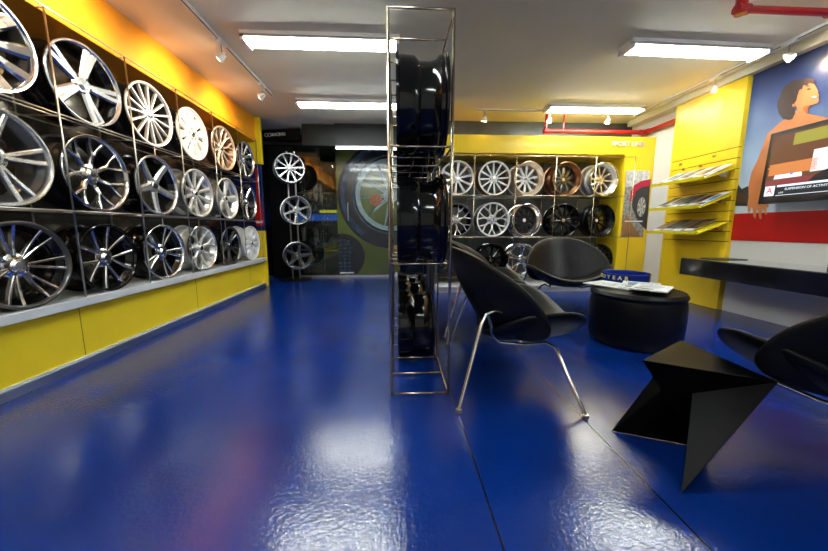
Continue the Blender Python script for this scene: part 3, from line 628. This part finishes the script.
def spot(x, y, tgt, label, power=60, tx_=None):
    s_ = thing('spotlight', label, 'light', (x,y,2.40), group='track spotlights')
    d = (Vector(tgt)-Vector((x,y,2.28))).normalized()
    MB().box((-.02,-.05,-.02), (.02,.05,0)).build('adapter', 'lamp_white', s_)
    MB().cyl((0,0,-.02), (0,0,-.09), .006, 8).tube([(0,.0,-.06),(.03,.0,-.075),(.035,.0,-.105)], .003, 6).build('arm', 'rod', s_)
    c = Vector((0,0,-.11)); MB().cyl(c-d*.03, c+d*.03, .017, 16, .036).build('shade', 'lamp_white', s_)
    MB().cyl(c+d*.0301, c+d*.034, .031, 16, .027).build('bulb', 'bulb', s_)
    ld = bpy.data.lights.new('spot_beam', 'SPOT'); ld.energy = power*.55; ld.color = (1,.70,.40); ld.spot_size = R(105); ld.spot_blend = .9; ld.shadow_soft_size = .03
    lo = bpy.data.objects.new('spot_beam', ld); COL.objects.link(lo); lo.parent = s_; lo.location = c+d*.045; lo.rotation_euler = d.to_track_quat('-Z', 'Y').to_euler()
for y, lb in ((3.04,'warm track spotlight nearer the camera on the left ceiling track'), (3.86,'warm track spotlight farther along the left ceiling track'), (2.2,'warm spotlight on the left track above the picture'), (1.3,'warm spotlight on the left track beside the camera')):
    spot(-1.45, y, (-2.0,y+.12,2.0), lb, 34)
spot(3.28, 3.44, (3.5,3.75,1.9), 'warm track spotlight aimed at the yellow slat panel', 20)
spot(3.28, 2.80, (3.5,2.5,1.9), 'warm track spotlight above the mural', 14)
spot(1.16, 4.50-.02, (1.1,4.62,1.85), 'warm spotlight above the back fascia, leftmost of three', 9)
spot(2.03, 4.50-.02, (1.95,4.62,1.85), 'warm spotlight above the back fascia, middle of three', 9)
spot(2.83, 4.50-.02, (2.8,4.62,1.85), 'warm spotlight above the back fascia, rightmost of three', 9)

# ------------------------------------------------------------------ lounge chairs
def shell(c, dv, dw, half_w, half_d, wing, lipc, th, pw=1.9):
    # padded orange-slice shell: c centre, dv direction across the shell, dw direction the two ends bend towards
    NR, NA = 12, 72; c, dv, dw = Vector(c), Vector(dv).normalized(), Vector(dw).normalized()
    nb = dv.cross(Vector((0,1,0))).normalized()
    if nb.dot(dw) < 0: nb = -nb
    def mid(u, v): return c+dv*(v*half_d)+Vector((0,u*half_w,0))+dw*(wing*abs(u)**pw)+nb*(lipc*v*v)
    def uv(r, a):
        k, q = math.cos(a), math.sin(a)
        return r*math.copysign(abs(k)**.72, k), r*math.copysign(abs(q)**.86, q)
    top, bot = [], []
    for i in range(NR+1):
        r = math.sin(i/NR*PI/2)
        for k in range(NA):
            u, v = uv(r, 2*PI*k/NA); e = 1e-3
            p = mid(u, v); n = (mid(u, v+e)-p).cross(mid(u+e, v)-p).normalized()
            if n.dot(nb) < 0: n = -n
            t = th*math.sqrt(max(0, 1-r**7)); top.append(p+n*t); bot.append(p-n*t)
    mb = MB(); o = len(top); fs = []
    for i in range(NR):
        for k in range(NA):
            a, b, cc, d = i*NA+k, i*NA+(k+1)%NA, (i+1)*NA+(k+1)%NA, (i+1)*NA+k
            fs.append((a,b,cc,d) if i else (a,cc,d)); fs.append((o+a,o+d,o+cc,o+b) if i else (o+a,o+d,o+cc))
    mb.add(top+bot, fs, True); return mb
def weld(o):
    import bmesh
    bm = bmesh.new(); bm.from_mesh(o.data); bmesh.ops.remove_doubles(bm, verts=bm.verts, dist=.0005); bmesh.ops.recalc_face_normals(bm, faces=bm.faces)
    for e in bm.edges: e.smooth = True
    bm.to_mesh(o.data); bm.free()
def make_chair(label):
    c = thing('lounge_chair', label, 'chair', group='black slice-shaped lounge chairs')
    se = shell((.125,0,.278), (1,0,.12), (-.02,0,1), .415, .275, .20, .035, .033, 2.2).build('seat', 'leather', c); weld(se)
    bk = shell((-.225,0,.52), (-.46,0,.89), (1,0,-.19), .425, .265, .33, .02, .027).build('backrest', 'leather', c); weld(bk)
    for s_ in (-1, 1):
        MB().tube([(-.06,s_*.28,.44),(-.12,s_*.30,.46),(-.165,s_*.325,.445),(-.19,s_*.345,.40),(-.30,s_*.455,.012)], .0095, 10).build('leg', 'chrome', c); L1 = COL.objects[-1]
        MB().tube([(-.05,s_*.13,.235),(.08,s_*.16,.235),(.17,s_*.24,.275),(.20,s_*.28,.265),(.28,s_*.47,.012)], .0095, 10).build('leg', 'chrome', c); L2 = COL.objects[-1]
        MB().tube([(-.155,s_*.32,.45),(-.13,s_*.28,.38),(-.11,s_*.22,.30),(-.05,s_*.13,.235)], .008, 10).build('support_tube', 'chrome', c)
        for x, y, lg in ((-.302,.457,L1),(.281,.472,L2)): MB().cyl((x,s_*y,0), (x,s_*y,.018), .014, 12).build('foot_cap', 'rod', lg)
    MB().tube([(-.05,-.13,.235),(-.05,.13,.235)], .009).build('cross_tube', 'chrome', c)
    return c
ch = make_chair('black leather lounge chair in the foreground beside the tower rack')
put(ch, .635, 1.855, 0, R(-6))
for x, y, rz, lab in ((.77, 2.85, -14, 'black lounge chair mostly hidden behind the foreground chair'), (1.84, 3.47, -102, 'black lounge chair facing the camera between chair and ottoman'), (1.73, 1.0, 97, 'black lounge chair cut off at the right picture edge')):
    c = copy_tree(ch); c['label'] = lab; put(c, x, y, 0, R(rz))

# ------------------------------------------------------------------ ottoman and what lies on it
ot = thing('ottoman', 'round black leather ottoman with magazines on top', 'ottoman', (1.83,2.36,0)); ot.scale = (1.07,1.07,1.06)
MB().lathe_z([(0,.012),(.27,.012),(.283,.03),(.292,.10),(.296,.2),(.293,.30),(.285,.335),(.29,.342)]).build('side', 'leather2', ot)
MB().lathe_z([(.27,.33),(.292,.345),(.294,.36),(.28,.382),(.2,.392),(0,.396)]).build('cushion_top', 'leather2', ot)
MB().lathe_z([(0,0),(.25,0),(.25,.012),(0,.012)]).build('foot', 'plastic', ot)
bd = thing('blue_drum', 'open blue drum with cream GOODYEAR lettering behind the ottoman', 'drum', (2.10,2.87,0))
MB().lathe_z([(0,.30),(.175,.30),(.182,.46),(.188,.467),(.194,.46),(.19,.40),(.19,0),(0,0)]).build('body', 'blue_drum', bd)
word = 'GOODYEAR'
for i, chx in enumerate(word):
    a = R(-225+i*14.5); x, y = .1935*math.cos(a), .1935*math.sin(a)
    text_mesh('lettering', chx, .045, 'cream_ink', bd, T(x,y,.432) @ Matrix.Rotation(a+PI/2, 4, 'Z') @ FACE_MY, .001, .002)
for i, (x, y, rz, w_, h_, lab, c) in enumerate(((1.71,2.45,25,.26,.36,'open white magazine at the back left of the ottoman','paper'), (1.86,2.36,-38,.25,.36,'pale magazine with blue pictures near the ottoman centre','ink_pale'), (1.83,2.22,-48,.22,.30,'white magazine lying on top at the front of the ottoman','paper'))):
    m_ = thing('magazine', lab, 'magazine', (x,y,.4205+.0095*i), R(rz), 'magazines on the ottoman')
    MB().box((-w_/2,-h_/2,0), (w_/2,h_/2,.007)).build('pages', 'paper', m_)
    MB().box((-w_/2,-h_/2,.007), (w_/2,h_/2,.008)).build('cover', c, m_)
    MB().box((-w_*.35,-h_*.1,.008), (w_*.3,h_*.35,.0085)).build('cover_picture', ['ink_pale','ink_blue','ink_pale'][i], m_)
    MB().box((-w_*.4,-h_*.4,.008), (w_*.1,-h_*.2,.0085)).build('cover_picture', ['ink_grey','ink_brown','ink_grey'][i], m_)

# ------------------------------------------------------------------ faceted table
A, B, C = Vector((.970,1.187,.35)), Vector((1.327,1.403,.35)), Vector((1.298,.983,.35))
D, E, G = Vector((.919,1.254,0)), Vector((.931,.915,0)), Vector((1.196,1.136,0))
Mx = (A+B+C)/3-Vector((0,0,.02)); org = (A+B+C)/3; org.z = 0
ft = thing('side_table', 'low black faceted metal side table with triangular top', 'table', org)
def tetra(a, b, c, d): return ([p-org for p in (a,b,c,d)], [(0,1,2),(0,3,1),(1,3,2),(2,3,0)])
MB().add(*tetra(A,B,C,G)).build('tabletop_block', 'steel_table', ft, .002)
MB().add(*tetra(B,D,G,Mx)).build('leg', 'steel_table', ft, .002)
MB().add(*tetra(C,E,G,Mx)).build('leg', 'steel_table', ft, .002)

# ------------------------------------------------------------------ world and look
w = bpy.data.worlds.new('world'); S.world = w; w.use_nodes = True
w.node_tree.nodes['Background'].inputs['Color'].default_value = (.5,.55,.6,1); w.node_tree.nodes['Background'].inputs['Strength'].default_value = .02
S.view_settings.view_transform = 'Standard'; S.view_settings.look = 'None'; S.view_settings.gamma = 1; S.view_settings.exposure = 1.35
